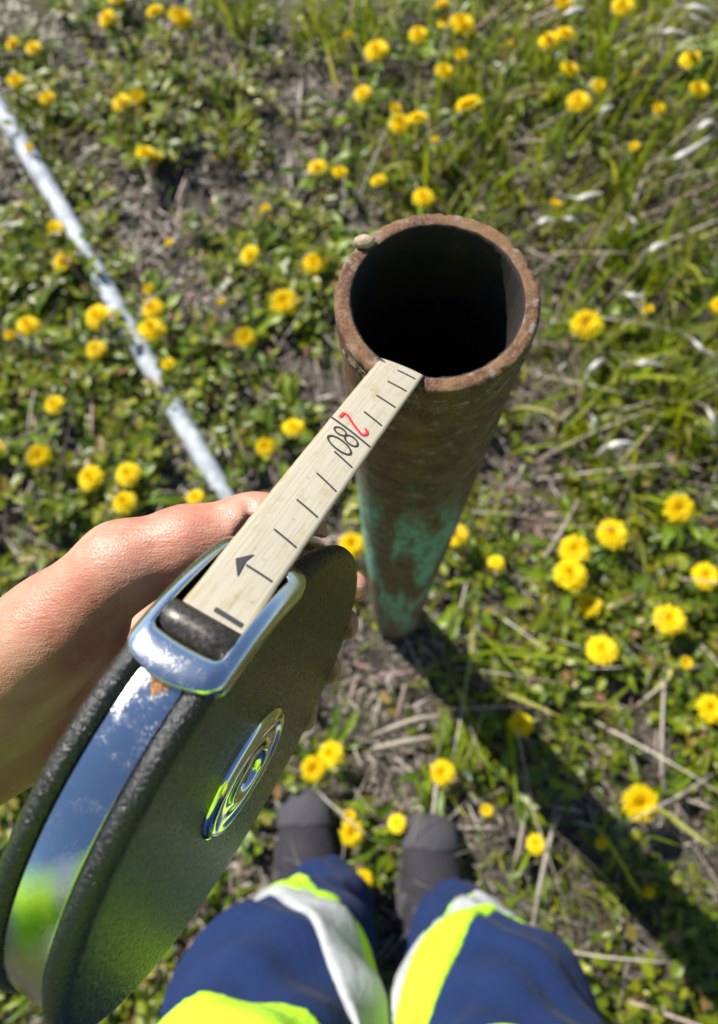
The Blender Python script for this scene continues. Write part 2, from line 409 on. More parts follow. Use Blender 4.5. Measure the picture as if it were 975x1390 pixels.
def blades(x, y, z, h, w, az, lean, bend, twist=None, K_=4):
    n_ = len(x); V = np.zeros((n_, 2 * K_ + 1, 3)); P = np.stack([x, y, z], 1)
    d = np.stack([np.cos(az), np.sin(az), np.zeros(n_)], 1); tw = az + np.pi / 2 + (0 if twist is None else twist)
    s = np.stack([np.cos(tw), np.sin(tw), np.zeros(n_)], 1)
    for i in range(K_ + 1):
        t = i / K_; wi = w * (1 - t) ** .55 * (.75 + .25 * min(1, t * 4)) * .5
        if i < K_:
            V[:, 2 * i] = P - s * wi[:, None]; V[:, 2 * i + 1] = P + s * wi[:, None]
        else: V[:, 2 * K_] = P
        th = lean + bend * t
        P = P + (d * np.sin(th)[:, None] + np.array([0, 0, 1]) * np.cos(th)[:, None]) * (h / K_)[:, None]
    V[:, :, 2] = np.maximum(V[:, :, 2], z[:, None] + .001)
    T = []
    for i in range(K_ - 1): T += [(2 * i, 2 * i + 1, 2 * i + 3), (2 * i, 2 * i + 3, 2 * i + 2)]
    T.append((2 * K_ - 2, 2 * K_ - 1, 2 * K_)); T = np.array(T)
    return V.reshape(-1, 3), (T[None] + (np.arange(n_) * (2 * K_ + 1))[:, None, None]).reshape(-1, 3)
LEAF_V = np.array([(0, 0, 0), (.3, -.36, .06), (.3, 0, -.02), (.3, .36, .06), (.68, -.34, .10), (.68, 0, .02), (.68, .34, .10), (1, 0, .0)])
LEAF_T = np.array([(0, 1, 2), (0, 2, 3), (1, 4, 5), (1, 5, 2), (2, 5, 6), (2, 6, 3), (4, 7, 5), (5, 7, 6)])
def stamp(TV, TT, P, D, N, L, Wd):
    """template leaves: D along, N up, L length, Wd width"""
    D = D / np.linalg.norm(D, axis=1)[:, None]; S = np.cross(N, D); S /= np.linalg.norm(S, axis=1)[:, None]; U = np.cross(D, S)
    V = P[:, None] + TV[None, :, 0, None] * (D * L[:, None])[:, None] + TV[None, :, 1, None] * (S * Wd[:, None])[:, None] + TV[None, :, 2, None] * (U * L[:, None])[:, None]
    return V.reshape(-1, 3), (TT[None] + (np.arange(len(P)) * len(TV))[:, None, None]).reshape(-1, 3)
def merge(parts):
    Vs, Ts, o_ = [], [], 0
    for V, T in parts: Vs.append(V); Ts.append(T + o_); o_ += len(V)
    return np.vstack(Vs), np.vstack(Ts)

# short grass
parts = []
for nn, seed, near in ((34000, 31, True), (30000, 32, False)):
    x, y, r = scatter_points(nn, seed, near); bare, tall = zones(x, y)
    tuft = np.clip((vnoise(x, y, 14, 33) - .42) * 3, .05, 1)
    k = r.random(len(x)) < (1 - .93 * bare) * tuft; x, y = x[k], y[k]; n_ = len(x)
    if not near: pass
    parts.append(blades(x, y, ground_z(x, y) - .003, r.uniform(.03, .085, n_) * (1 if near else 1.3), r.uniform(.0020, .0056, n_) * (1 if near else 1.6), r.uniform(0, 6.28, n_), r.uniform(.1, .8, n_), r.uniform(.2, 1.3, n_), r.normal(0, .5, n_)))
o = obj('short_grass', *merge(parts), M_grass); tag(o, 'short green grass growing thinly over the bare soil', 'grass', kind='stuff')
# tall grass on the right
parts = []
x, y, r = scatter_points(30000, 41); bare, tall = zones(x, y)
k = r.random(len(x)) < np.clip(tall * 1.1 - .12, 0, 1) * np.clip((vnoise(x, y, 17, 34) - .33) * 3, .1, 1); x, y = x[k], y[k]; n_ = len(x)
parts.append(blades(x, y, ground_z(x, y) - .003, r.uniform(.06, .22, n_), r.uniform(.0045, .0105, n_), r.uniform(0, 6.28, n_), r.uniform(0, .5, n_), r.uniform(.0, 1.1, n_), r.normal(0, .6, n_), 5))
x, y, r = scatter_points(1500, 42, False); n_ = len(x)
parts.append(blades(x, y, ground_z(x, y) - .003, r.uniform(.08, .2, n_), r.uniform(.004, .007, n_), r.uniform(0, 6.28, n_), r.uniform(0, .5, n_), r.uniform(.0, 1.1, n_), r.normal(0, .6, n_), 5))
o = obj('tall_grass', *merge(parts), M_tall); tag(o, 'long bright green grass blades standing beyond the pipe', 'grass', kind='stuff')
# low broad-leaved weeds: trailing stems with small oval leaves
lp, ld, ln, ll, lw = [], [], [], [], []; stems = []
for nn, seed, near in ((3100, 51, True), (2600, 52, False)):
    x, y, r = scatter_points(nn, seed, near); bare, tall = zones(x, y)
    cl = np.clip((vnoise(x, y, 9, 35) - .36) * 3.2, 0.04, 1)
    k = r.random(len(x)) < (1 - .95 * bare) * (1 - .55 * tall) * cl
    for cx_, cy_ in zip(x[k], y[k]):
        big = r.uniform(.7, 1.35) * (1 if near else 1.5)
        for s_ in range(r.integers(4, 8)):
            az = r.uniform(0, 6.28); L_ = r.uniform(.03, .085) * big; rise = r.uniform(.006, .045) * big
            nl = int(r.integers(5, 10)); t = np.linspace(.12, 1, nl); ca = az + r.normal(0, .25) * t
            px_ = cx_ + L_ * t * np.cos(ca); py_ = cy_ + L_ * t * np.sin(ca); pz = ground_z(px_, py_) + .004 + rise * np.sin(t * 2.2)
            side = np.where(np.arange(nl) % 2 == 0, 1, -1) * r.uniform(.5, 1.1, nl); side[-1] *= .2
            P = np.stack([px_, py_, pz], 1); lp.append(P)
            ld.append(np.stack([np.cos(ca + side), np.sin(ca + side), r.uniform(-.15, .6, nl)], 1))
            ln.append(np.stack([r.normal(0, .35, nl), r.normal(0, .35, nl), np.ones(nl)], 1))
            le = r.uniform(.010, .025, nl) * big; ll.append(le); lw.append(le * r.uniform(.55, .85, nl))
            if near and s_ < 4: stems.append(np.vstack([[cx_, cy_, float(ground_z(cx_, cy_))], P[nl // 2], P[-1]]))
V, T = stamp(LEAF_V, LEAF_T, np.vstack(lp), np.vstack(ld), np.vstack(ln), np.concatenate(ll), np.concatenate(lw))
o = obj('weed_leaves', V, T, M_weed); tag(o, 'low green weeds with small oval leaves covering the soil', 'weeds', kind='stuff')
S = np.array(stems); sv = []; wv = .0009
sd = np.cross(S[:, 2] - S[:, 0], [0, 0, 1.0]); sd /= np.linalg.norm(sd, axis=1)[:, None] + 1e-9
V = np.stack([S[:, 0] - sd * wv, S[:, 0] + sd * wv, S[:, 1] - sd * wv, S[:, 1] + sd * wv, S[:, 2]], 1).reshape(-1, 3)
T = (np.array([(0, 1, 3), (0, 3, 2), (2, 3, 4)])[None] + (np.arange(len(S)) * 5)[:, None, None]).reshape(-1, 3)
o = obj('weed_stems', V, T, M_stem); tag(o, 'thin reddish stems trailing under the low weeds', 'weeds', kind='stuff')
# dead straw and litter
parts = []
for nn, seed, near in ((27000, 61, True), (7000, 62, False)):
    x, y, r = scatter_points(nn, seed, near); bare, tall = zones(x, y)
    k = r.random(len(x)) < .35 + .4 * np.clip((vnoise(x, y, 6, 36) - .4) * 3, 0, 1); x, y = x[k], y[k]; n_ = len(x)
    L_ = np.clip(r.lognormal(-3.7, .65, n_), .008, .14)
    parts.append(blades(x, y, ground_z(x, y) + r.uniform(.001, .016, n_), L_, r.uniform(.0018, .0058, n_) * (1 if near else 1.5), r.uniform(0, 6.28, n_), r.uniform(1.15, 1.6, n_), r.normal(0, .25, n_), r.normal(0, .4, n_), 3))
x, y, r = scatter_points(5200, 63); bare, tall = zones(x, y); k = r.random(len(x)) < .09 + .75 * tall; x, y = x[k], y[k]; n_ = len(x)
parts.append(blades(x, y, ground_z(x, y), r.uniform(.08, .27, n_), r.uniform(.0018, .0045, n_), r.uniform(0, 6.28, n_), r.uniform(.2, 1.1, n_), r.uniform(-.1, .8, n_), r.normal(0, .5, n_), 5))
o = obj('straw_litter', *merge(parts), M_straw); tag(o, 'dead grass and straw litter scattered on the soil', 'straw', kind='stuff')
# clods and grit
ph = (1 + 5 ** .5) / 2
IV = np.array([(-1, ph, 0), (1, ph, 0), (-1, -ph, 0), (1, -ph, 0), (0, -1, ph), (0, 1, ph), (0, -1, -ph), (0, 1, -ph), (ph, 0, -1), (ph, 0, 1), (-ph, 0, -1), (-ph, 0, 1)]) / 1.902
IT = np.array([(0, 11, 5), (0, 5, 1), (0, 1, 7), (0, 7, 10), (0, 10, 11), (1, 5, 9), (5, 11, 4), (11, 10, 2), (10, 7, 6), (7, 1, 8), (3, 9, 4), (3, 4, 2), (3, 2, 6), (3, 6, 8), (3, 8, 9), (4, 9, 5), (2, 4, 11), (6, 2, 10), (8, 6, 7), (9, 8, 1)])
x, y, r = scatter_points(30000, 71); bare, tall = zones(x, y); k = r.random(len(x)) < .35 + .65 * bare; x, y = x[k], y[k]; n_ = len(x)
sz = np.clip(r.lognormal(-5.85, .6, n_), .001, .013)
V = np.stack([x, y, ground_z(x, y) + sz * .25], 1)[:, None] + (IV[None] * r.uniform(.65, 1.3, (n_, 12, 1))) * (sz[:, None, None] * r.uniform(.6, 1.2, (n_, 1, 3)))
o = obj('soil_clods', V.reshape(-1, 3), (IT[None] + (np.arange(n_) * 12)[:, None, None]).reshape(-1, 3), M_clod, smooth=False); tag(o, 'crumbly grey brown soil clods and grit between the weeds', 'soil', kind='stuff')

# ------------------------------------------------------------------ dandelions
FL = '''145 25 26|17 60 22|45 65 22|22 110 25|64 133 22|210 15 25|245 24 35|160 -4 28|165 140 30|187 131 22|197 208 27|214 215 18|472 48 15|511 69 34|492 127 25|568 47 27|600 8 27|603 97 27
606 28 25|627 33 36|641 48 20|625 75 20|635 142 36|543 168 31|567 160 28|536 148 19|575 268 31|513 245 21|745 56 32|767 46 28|773 94 27|765 4 25|846 8 31|937 80 28|948 122 29|893 148 19
785 138 33|813 117 22|753 278 19|430 227 27|461 234 23|74 312 27|88 352 38|339 346 29|427 357 33|386 411 38|333 459 31|132 430 38|206 447 37|207 420 32|130 475 27|38 442 31|14 455 19|229 495 19
202 392 17|74 550 28|398 580 31|360 607 27|53 620 35|123 649 37|174 644 35|169 682 33|265 676 25|-4 605 25|796 441 43|975 415 25|478 740 37|619 726 33|780 747 42|774 780 46|831 725 43|922 691 41
958 782 37|799 821 36|909 841 43|817 882 41|965 962 39|706 984 35|600 1049 35|869 1090 51|728 1146 27|426 1044 36|449 1024 35|478 1131 35|539 1118 25|492 1196 29|474 1108 20|742 1277 20|815 1145 17
673 764 23|360 283 15|589 190 12|230 330 13|300 410 12|690 60 14|880 420 15|40 200 14|860 200 16|930 900 20|660 1100 18|880 1210 18'''
fl = [tuple(float(q) for q in s.split()) for s in FL.replace('\n', '|').split('|')]
def flower_mesh(name, seed, openness):
    r = np.random.default_rng(seed); V, Fs = [], []
    layers = ((34, 1.0, .06, 0), (32, .90, .24, .03), (30, .78, .44, .05), (28, .66, .60, .07), (26, .52, .78, .09), (22, .40, .95, .11), (14, .24, 1.2, .14))
    for li, (cnt, L_, el, z0) in enumerate(layers):
        for i in range(cnt):
            az = 2 * math.pi * (i + .5 * (li % 2)) / cnt + r.normal(0, .06); e = el + openness + r.normal(0, .07); Lq = L_ * r.uniform(.88, 1.06)
            d = np.array([math.cos(az) * math.cos(e), math.sin(az) * math.cos(e), math.sin(e)]); s = np.array([-math.sin(az), math.cos(az), 0])
            b = len(V); droop = np.array([0, 0, -.10 * Lq])
            for t, w in ((.08, .03), (.55, .072), (.92, .066), (1.0, .04)):
                p = d * Lq * t + droop * t * t + np.array([0, 0, z0])
                V.append(p - s * w); V.append(p + s * w)
            for q in range(3): Fs.append((b + 2 * q, b + 2 * q + 1, b + 2 * q + 3, b + 2 * q + 2))
    return mesh_data(name, V, Fs, M_petal)
FM = [flower_mesh('dandelion_flower', 1, 0), flower_mesh('dandelion_flower', 2, .06), flower_mesh('dandelion_flower', 3, -.03), flower_mesh('dandelion_flower', 4, .38)]
bv, bf = [], []
for i, (r_, z_) in enumerate(((.07, -.42), (.26, -.36), (.30, -.18), (.34, .02), (.20, .03))):
    for k in range(12): bv.append((r_ * math.cos(k * math.pi / 6), r_ * math.sin(k * math.pi / 6), z_))
bf = grid_faces(5, 12, False, True)
for k in range(10):                                           # bracts folded back under the head
    az = k * .628; b = len(bv); d = np.array([math.cos(az), math.sin(az), 0]); s = np.array([-math.sin(az), math.cos(az), 0])
    for t, w, z_ in ((.26, .06, -.30), (.5, .05, -.42), (.62, .01, -.58)): bv += [d * t - s * w + [0, 0, z_], d * t + s * w + [0, 0, z_]]
    bf += [(b, b + 1, b + 3, b + 2), (b + 2, b + 3, b + 5, b + 4)]
BM = mesh_data('bracts', bv, bf, M_bract)
tv, tf = tube(spline([(0, 0, 0), (.03, .02, .35), (.05, 0, .7), (0, 0, 1)], 4) * np.array([.35, .35, 1]), .0017, 7); SMs = tv
STEM = mesh_data('stem', tv, tf, M_dstem)
def where(px, py):
    """landmark that a dandelion stands by"""
    line = (py - 150) / (655 - 150) * 295                      # the white plastic pipe
    if py < 290 and px > 690: return 'in long grass among bleached curled blades'
    if py < 290 and px > 480: return 'in the grass just beyond the mouth of the pipe'
    if px < line - 10 and py < 700: return 'on the outer side of the white plastic pipe'
    if py < 290: return 'on patchy bare soil beyond the end of the tape'
    if px < 470 and py < 720: return 'in low weeds between plastic pipe and steel pipe'
    if py < 600: return 'in pale grass beside the steel pipe mouth'
    if px > 560 and py < 930: return 'in the straw and weeds beside the foot of the steel pipe'
    if px > 560: return 'in the weeds around the long shadow of the steel pipe'
    return 'on the trodden soil in front of the shoes'
SPECIAL = {(478, 740): 'yellow dandelion between the pipe and the black reel', (619, 726): 'yellow dandelion against the green painted side of the pipe', (575, 268): 'yellow dandelion peeping over the far rim of the pipe',
           (539, 1118): 'small yellow dandelion beside the shoe standing in shadow', (478, 1131): 'yellow dandelion beside the paler lit shoe, between both feet', (492, 1196): 'yellow dandelion between the two trouser hems',
           (706, 984): 'dandelion darkened by the shadow of the pipe', (74, 312): 'dandelion touching the upper white part of the plastic pipe', (88, 352): 'paired dandelions bent over the edge of the white plastic pipe',
           (265, 676): 'dandelion just showing above the knuckle of the hand', (169, 682): 'dandelion just above the thumb joint of the hand', (869, 1090): 'biggest dandelion, standing alone amid straw with fringed petals', (796, 441): 'dandelion alone in pale dry grass to the side of the pipe mouth'}
HALF = 'half-open small yellow dandelion low among the weeds'
for q, (px, py, dp) in enumerate(fl):
    hgt = random.uniform(.042, .066) + (.03 if px > 560 and py < 700 else 0) + (.055 if px > 480 and py < 300 else 0) + (.02 if dp > 40 else 0)
    head = plane_pt(px, py, hgt); dep = (RW.T @ (head - CAM))[2]; rad = dp / F * dep / 2 * 1.04
    bx_ = head[0] + random.uniform(-.02, .02); by_ = head[1] + random.uniform(-.02, .02)
    gz = float(ground_z(bx_, by_)) - .004
    small = dp < 21
    d = empty('dandelion', (bx_, by_, gz), SPECIAL.get((int(px), int(py)), ('small half-open dandelion ' if small else 'fully open yellow dandelion ') + where(px, py)), 'dandelion', 'dandelions scattered over the weedy ground')
    st = bpy.data.objects.new('stem', STEM); col.objects.link(st); st.parent = d
    v_ = Vector(head) - Vector((bx_, by_, gz)); v_.z -= rad * .25
    st.rotation_euler = v_.to_track_quat('Z', 'Y').to_euler(); st.scale = (1, 1, v_.length)
    fo = bpy.data.objects.new('flower_head', FM[3] if small else FM[q % 3]); col.objects.link(fo); fo.parent = d
    fo.location = Vector(head) - Vector((bx_, by_, gz)); fo.scale = (rad,) * 3
    fo.rotation_euler = (random.gauss(.05, .20), random.gauss(-.08, .20), random.uniform(0, 6.28))
    br = bpy.data.objects.new('bracts', BM); col.objects.link(br); br.parent = fo
# rosettes of toothed dandelion leaves round their stems
RV, RT = [], []
nt = 6
for i in range(nt + 1):
    t = i / nt; w = .42 * math.sin(math.pi * min(1, t * .85 + .08)) * (.55 if i % 2 else 1.0) * (.4 + .6 * t); w = .02 if i == nt else w
    RV += [(t, -w, .28 * math.sin(t * 2.4)), (t, 0, .28 * math.sin(t * 2.4) - .03), (t, w, .28 * math.sin(t * 2.4))]
for i in range(nt):
    for j in (0, 1): a = 3 * i + j; RT += [(a, a + 3, a + 4), (a, a + 4, a + 1)]
P, D, N, L_, Wd = [], [], [], [], []
spots = [plane_pt(px, py, .02)[:2] for px, py, dp in fl if dp > 21] + [np.array([random.uniform(-1.1, 1.1), random.uniform(-.5, 1.4)]) for _ in range(70)]
for s in spots:
    if math.hypot(s[0] - PX, s[1] - PY) < .05: continue
    for k in range(random.randint(4, 8)):
        az = random.uniform(0, 6.28); le = random.uniform(.045, .10)
        P.append((s[0] + .006 * math.cos(az), s[1] + .006 * math.sin(az), float(ground_z(s[0], s[1])) + .003)); D.append((math.cos(az), math.sin(az), random.uniform(.0, .45))); N.append((random.gauss(0, .2), random.gauss(0, .2), 1)); L_.append(le); Wd.append(le * random.uniform(.26, .4))
o = obj('dandelion_leaves', *stamp(np.array(RV), np.array(RT), np.array(P), np.array(D), np.array(N), np.array(L_), np.array(Wd)), M_rosette); tag(o, 'flat rosettes of toothed green dandelion leaves', 'leaves', kind='stuff')

# ------------------------------------------------------------------ dry stalks and bleached curled blades one can pick out
def strip(name, pts, w, mat, label, cat, group, thick=.0006):
    """thin solid ribbon through pts (world), tapering to both ends"""
    P = spline(pts, 6); n_ = len(P); t = np.gradient(P, axis=0); t /= np.linalg.norm(t, axis=1)[:, None]
    V, Fs = [], []
    for i in range(n_):
        s = np.cross(t[i], [0.25, -.1, 1.0]); s /= np.linalg.norm(s); nrm = np.cross(s, t[i]); q = i / (n_ - 1)
        wi = w * .5 * (.25 + .75 * math.sin(math.pi * min(.98, max(.05, q))) ** .6)
        V += [P[i] - s * wi + nrm * thick, P[i] + nrm * thick * 2.2, P[i] + s * wi + nrm * thick, P[i] + s * wi * .9 - nrm * thick, P[i] - s * wi * .9 - nrm * thick]
    Fs = grid_faces(n_, 5, False, True) + [(4, 3, 2, 1, 0), tuple((n_ - 1) * 5 + k for k in range(5))]
    o = obj(name, V, Fs, mat, loc=P[0]); return tag(o, label, cat, group)
CURL = [[(868, 52, .06), (890, 44, .12), (915, 42, .14), (942, 50, .09)], [(915, 30, .07), (938, 22, .12), (962, 34, .09)], [(728, 34, .10), (766, 18, .13), (788, 12, .12), (800, 20, .09)],
        [(876, 222, .06), (905, 216, .09), (935, 205, .11), (965, 185, .10)], [(812, 178, .04), (815, 160, .09), (822, 148, .12), (832, 144, .10)],
        [(866, 352, .06), (880, 340, .10), (898, 332, .10), (910, 330, .06)], [(838, 402, .04), (850, 398, .07), (868, 404, .06), (874, 396, .04)], [(790, 525, .02), (798, 508, .05), (812, 492, .06), (822, 488, .04)],
        [(712, 316, .04), (735, 300, .08), (755, 298, .08)], [(758, 300, .05), (772, 296, .08), (788, 304, .06)], [(808, 620, .03), (825, 606, .06), (850, 602, .06), (868, 606, .03)],
        [(920, 452, .03), (942, 462, .06), (958, 478, .06), (975, 482, .04)], [(945, 545, .03), (962, 556, .06), (970, 580, .06), (966, 600, .03)], [(800, 560, .02), (808, 572, .03), (800, 590, .02)],
        [(752, 262, .04), (780, 268, .07), (806, 264, .07), (818, 262, .04)], [(845, 290, .05), (862, 300, .08), (858, 320, .05)], [(935, 190, .06), (945, 176, .09), (965, 165, .10), (975, 172, .08)],
        [(840, 500, .02), (870, 492, .05), (905, 498, .04)], [(905, 20, .10), (930, 8, .13), (960, 14, .12), (975, 30, .08)]]
for k, c in enumerate(CURL):
    strip('dry_grass_blade', [plane_pt(q[0], q[1], q[2] * 1.1 + (.09 if 0 < j < len(c) - 1 else .03)) for j, q in enumerate(c)], .0105, M_pale, 'bleached curled dry grass blade arching over the tall green grass', 'grass blade', 'bleached dry blades in the tall grass', .0004)
STALK = [([(785, 678, .03), (765, 716, .04), (742, 752, .03), (720, 790, .01)], .006, 'long dry stalk leaning near the foot of the pipe'),
         ([(754, 1110, .03), (742, 1160, .05), (730, 1220, .05), (718, 1285, .03)], .008, 'pale dry stalk standing beside the trouser leg'),
         ([(716, 1090, .02), (708, 1130, .03), (697, 1180, .03)], .005, 'dry stalk leaning between the shadowed shoe and the pale stalk'),
         ([(828, 640, .02), (862, 640, .03), (930, 655, .03)], .004, 'thin straw lying across the green weeds'), ([(392, 205, .01), (394, 236, .02), (397, 268, .01)], .008, 'flat grey straw lying upright on bare soil beyond the pipe'),
         ([(380, 142, .02), (420, 141, .02), (460, 142, .01)], .006, 'flat straw lying crosswise on bare soil'), ([(800, 430, .03), (860, 438, .05), (930, 452, .05), (975, 462, .03)], .005, 'long straw running into the pale dry grass'),
         ([(590, 1000, .01), (545, 1008, .015), (500, 1018, .01)], .010, 'brown stick lying on bare soil below the pipe'), ([(600, 972, .01), (560, 978, .015), (505, 998, .01)], .008, 'thin brown stick lying over the bare soil below the pipe'),
         ([(862, 960, .02), (900, 930, .03), (940, 905, .03)], .006, 'dry straw crossing another straw beside a dandelion'), ([(905, 880, .02), (900, 960, .04), (898, 1040, .05), (903, 1080, .03)], .006, 'tall dry stem standing among straw and weeds'),
         ([(960, 820, .02), (905, 818, .03), (860, 822, .02)], .006, 'straw lying flat behind a pair of dandelions'), ([(830, 930, .01), (848, 990, .02), (866, 1060, .03)], .005, 'slender brown stem rising from the weeds'),
         ([(880, 222, .08), (870, 250, .09), (850, 300, .06), (800, 380, .02)], .006, 'long pale stalk leaning through the tall grass'), ([(700, 330, .02), (740, 350, .05), (800, 380, .04)], .004, 'thin straw beside the rusty pipe mouth'),
         ([(118, 305, .01), (112, 330, .02), (118, 400, .02), (128, 420, .01)], .006, 'brown stem lying against the white plastic pipe'), ([(415, 425, .01), (440, 455, .02), (462, 478, .01)], .007, 'reddish brown stem pointing at the pipe rim'),
         ([(62, 760, .02), (50, 790, .03), (42, 808, .02)], .007, 'pinkish dry stem near the back of the hand'), ([(930, 1085, .02), (968, 1098, .03)], .005, 'short straw beside the biggest dandelion'), ([(940, 930, .02), (955, 985, .03), (962, 1040, .02)], .005, 'dry stem tangled in straw and weeds')]
for pts, w, lab in STALK:
    strip('dry_stalk', [plane_pt(*q) for q in pts], w, M_straw, lab, 'straw', 'single dry stalks on the ground', .0012)

# ------------------------------------------------------------------ white plastic pipe lying in the weeds
pp = [plane_pt(-60, 60, .035), plane_pt(0, 150, .034), plane_pt(60, 245, .03), plane_pt(120, 350, .026), plane_pt(180, 455, .024), plane_pt(240, 560, .022), plane_pt(295, 655, .020), plane_pt(330, 715, .012)]
P = spline(pp, 8); V, Fs = tube(P, 0.0195 - .0025 * np.linspace(0, 1, len(P)), 20)
o = obj('plastic_pipe', V, Fs, M_pole, loc=pp[0]); tag(o, 'long dirty white plastic pipe lying half buried in the weeds', 'pipe')
# ------------------------------------------------------------------ rusty standing pipe
Z_TOP = CAM_H - .2376
pc = plane_pt(593, 405, Z_TOP)
RO, RI = .0384, .0322
base_z = float(ground_z(pc[0], pc[1])) - .05
pipe = empty('steel_pipe', (pc[0], pc[1], base_z), 'rusty upright steel pipe with flaking green paint and an open top', 'pipe')
def pipe_wall():
    NS = 160
    th = np.linspace(0, 2 * np.pi, NS, endpoint=False)
    prof = []                                                # (radius, height, roughness)
    for z in np.linspace(base_z, Z_TOP - .02, 60): prof.append((RO, z, .00025))
    for dz in (.016, .012, .009, .007, .005, .0035, .0022, .0012): prof.append((RO + .0004, Z_TOP - dz, .0004))
    prof += [(RO - .0002, Z_TOP - .0005, .0005), (RO - .0008, Z_TOP, .0005)]
    for f in (.2, .4, .6, .8): prof.append((RO - .0008 - f * (RO - RI - .0014), Z_TOP + .0002, .0005))
    prof += [(RI + .0006, Z_TOP, .0005), (RI, Z_TOP - .0007, .0004), (RI, Z_TOP - .003, .0003)]
    for z in np.linspace(Z_TOP - .008, base_z + .02, 40): prof.append((RI, z, .0003))
    V = []
    for k, (r, z, q) in enumerate(prof):
        ang = th + 0.0
        dr = (vnoise(np.cos(ang) * 6 + 3, np.sin(ang) * 6 + z * 60, 2.0, 7) - .5) * .8 * q + (vnoise(np.cos(ang) * 6, np.sin(ang) * 6 + z * 300, 7.0, 8) - .5) * q
        dz = (vnoise(np.cos(ang) * 5, np.sin(ang) * 5 + r * 900, 3.0, 9) - .5) * .0009 if z > Z_TOP - .004 else 0
        chip = 0
        if RO - .0012 < r and z > Z_TOP - .007:              # chips broken from the outer lip
            chip = -.0009 * np.clip(vnoise(np.cos(ang) * 4, np.sin(ang) * 4, 5.0, 12) - .72, 0, 1) / .28
        rr = r + dr + chip
        V.append(np.stack([pc[0] + rr * np.cos(ang), pc[1] + rr * np.sin(ang), np.full(NS, z) + dz + chip * .5], 1))
    return np.vstack(V), [f[::-1] for f in grid_faces(len(prof), NS, False, True)]
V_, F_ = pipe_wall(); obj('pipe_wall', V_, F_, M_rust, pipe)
bz = base_z + .02; nn = 40                                    # earth plug at the bottom of the bore
V_ = [(pc[0], pc[1], bz + .012)] + [(pc[0] + (RI + .001) * math.cos(2 * math.pi * k / nn), pc[1] + (RI + .001) * math.sin(2 * math.pi * k / nn), bz) for k in range(nn)]
obj('earth_plug', V_, [(0, k + 1, (k + 1) % nn + 1) for k in range(nn)], M_soil, pipe)
# flakes of scale curling off below the lip
for k in range(34):
    ang = rng.uniform(-2.6, -.35) if k < 26 else rng.uniform(0, 6.28); zz = Z_TOP - rng.uniform(.004, .012)
    wd = rng.uniform(.06, .22); hh = rng.uniform(.0008, .0022); V_ = []
    for i in range(5):
        for j, (r, dz) in enumerate(((RO + .0001, 0), (RO + .0006 + rng.uniform(0, .0008), -hh * rng.uniform(.4, 1.3)))):
            t_ = ang + wd * (i / 4 - .5)
            V_.append((pc[0] + r * math.cos(t_), pc[1] + r * math.sin(t_), zz + dz + rng.uniform(-.0006, .0006)))
    obj('scale_flake', V_, grid_faces(5, 2), M_flake, pipe)
# pebble on the lip
def pebble(name, c, r, mat, squash=(1, .8, .7), seed=1, parent=None):
    rr = np.random.default_rng(seed); V_ = []; nu, nv = 9, 12
    for i in range(nu):
        for j in range(nv):
            a1 = math.pi * (i + .02) / (nu - 1 + .04); a2 = 2 * math.pi * j / nv
            d = np.array([math.sin(a1) * math.cos(a2), math.sin(a1) * math.sin(a2), math.cos(a1)])
            k = 1 + .22 * (vnoise(d[0] * 2 + seed, d[1] * 2 + d[2] * 1.7, 1.6, seed) - .5)
            V_.append(np.asarray(c) + d * np.array(squash) * r * k)
    return obj(name, V_, [f[::-1] for f in grid_faces(nu, nv, False, True)], mat, parent, loc=c)
ang = math.radians(138); rm = .0366
o = pebble('pebble', (pc[0] + rm * math.cos(ang), pc[1] + rm * math.sin(ang), Z_TOP + .0018), .0036, M_peb, (1.15, .8, .62), 4)
tag(o, 'small tan pebble lying on the rusty rim of the pipe', 'pebble')
# ------------------------------------------------------------------ tape reel (drum with its axis along RN)
RR = .072
RC = np.array([-0.04673624, 0.08469054, 0.22458888]); RN = np.array([0.87477095, 0.42032849, -0.24103888])
RU = np.array([0.43309819, -0.90134675, 0.0]); RV_ = np.array([-0.21725961, -0.1043935, -0.97051546])
def rl(r, phi, a):
    """drum coordinates (radius and axial offset in drum radii, angle in degrees) -> world"""
    r = np.asarray(r, float) * RR; p = np.radians(phi); a = np.asarray(a, float) * RR
    q = RC + (r * np.cos(p))[..., None] * RU + (r * np.sin(p))[..., None] * RV_ + a[..., None] * RN
    return cw(q)
reel = empty('tape_measure', cw(RC), 'black drum tape reel with chrome edge, its pale tape pulled out to the pipe', 'tape measure')
MOUTH = (29.0, 56.0)
def lathe(name, prof, mat, parent, NS=220, mod=None, ph0=0, ph1=360):
    full = ph1 - ph0 >= 360; ph = np.linspace(ph0, ph1, NS, endpoint=not full)
    V = []
    for k, (r, a) in enumerate(prof):
        rr = np.full(NS, r, float)
        if mod is not None: rr = mod(rr, a, ph)
        V.append(rl(rr, ph, np.full(NS, a)))
    Fs = grid_faces(len(prof), NS, False, full)
    return obj(name, np.vstack(V), Fs, mat, parent)
def cup_mod(rr, a, ph):
    m = np.clip((ph - MOUTH[0] + 1.5) / 1.5, 0, 1) * np.clip((MOUTH[1] + 1.5 - ph) / 1.5, 0, 1)
    lim = np.where(abs(a) < .142, .90, 1.2 if abs(a) > .152 else 1.0)
    return np.where(m > 0, rr + (np.minimum(rr, lim) - rr) * m, rr)
half = [(.90, .086), (.985, .086), (1.010, .087), (1.023, .091), (1.035, .100), (1.042, .112), (1.044, .126), (1.041, .140), (1.036, .152), (1.026, .163), (1.013, .172), (1.000, .1765), (.985, .178), (.93, .1795), (.80, .181), (.6, .183), (.4, .184), (.2, .185), (.02, .185)]
cup1 = lathe('case_half', [(r, a) for r, a in half], M_black, reel, mod=cup_mod)
cup2 = lathe('case_half', [(r, -a) for r, a in half][::-1], M_black, reel, mod=cup_mod)
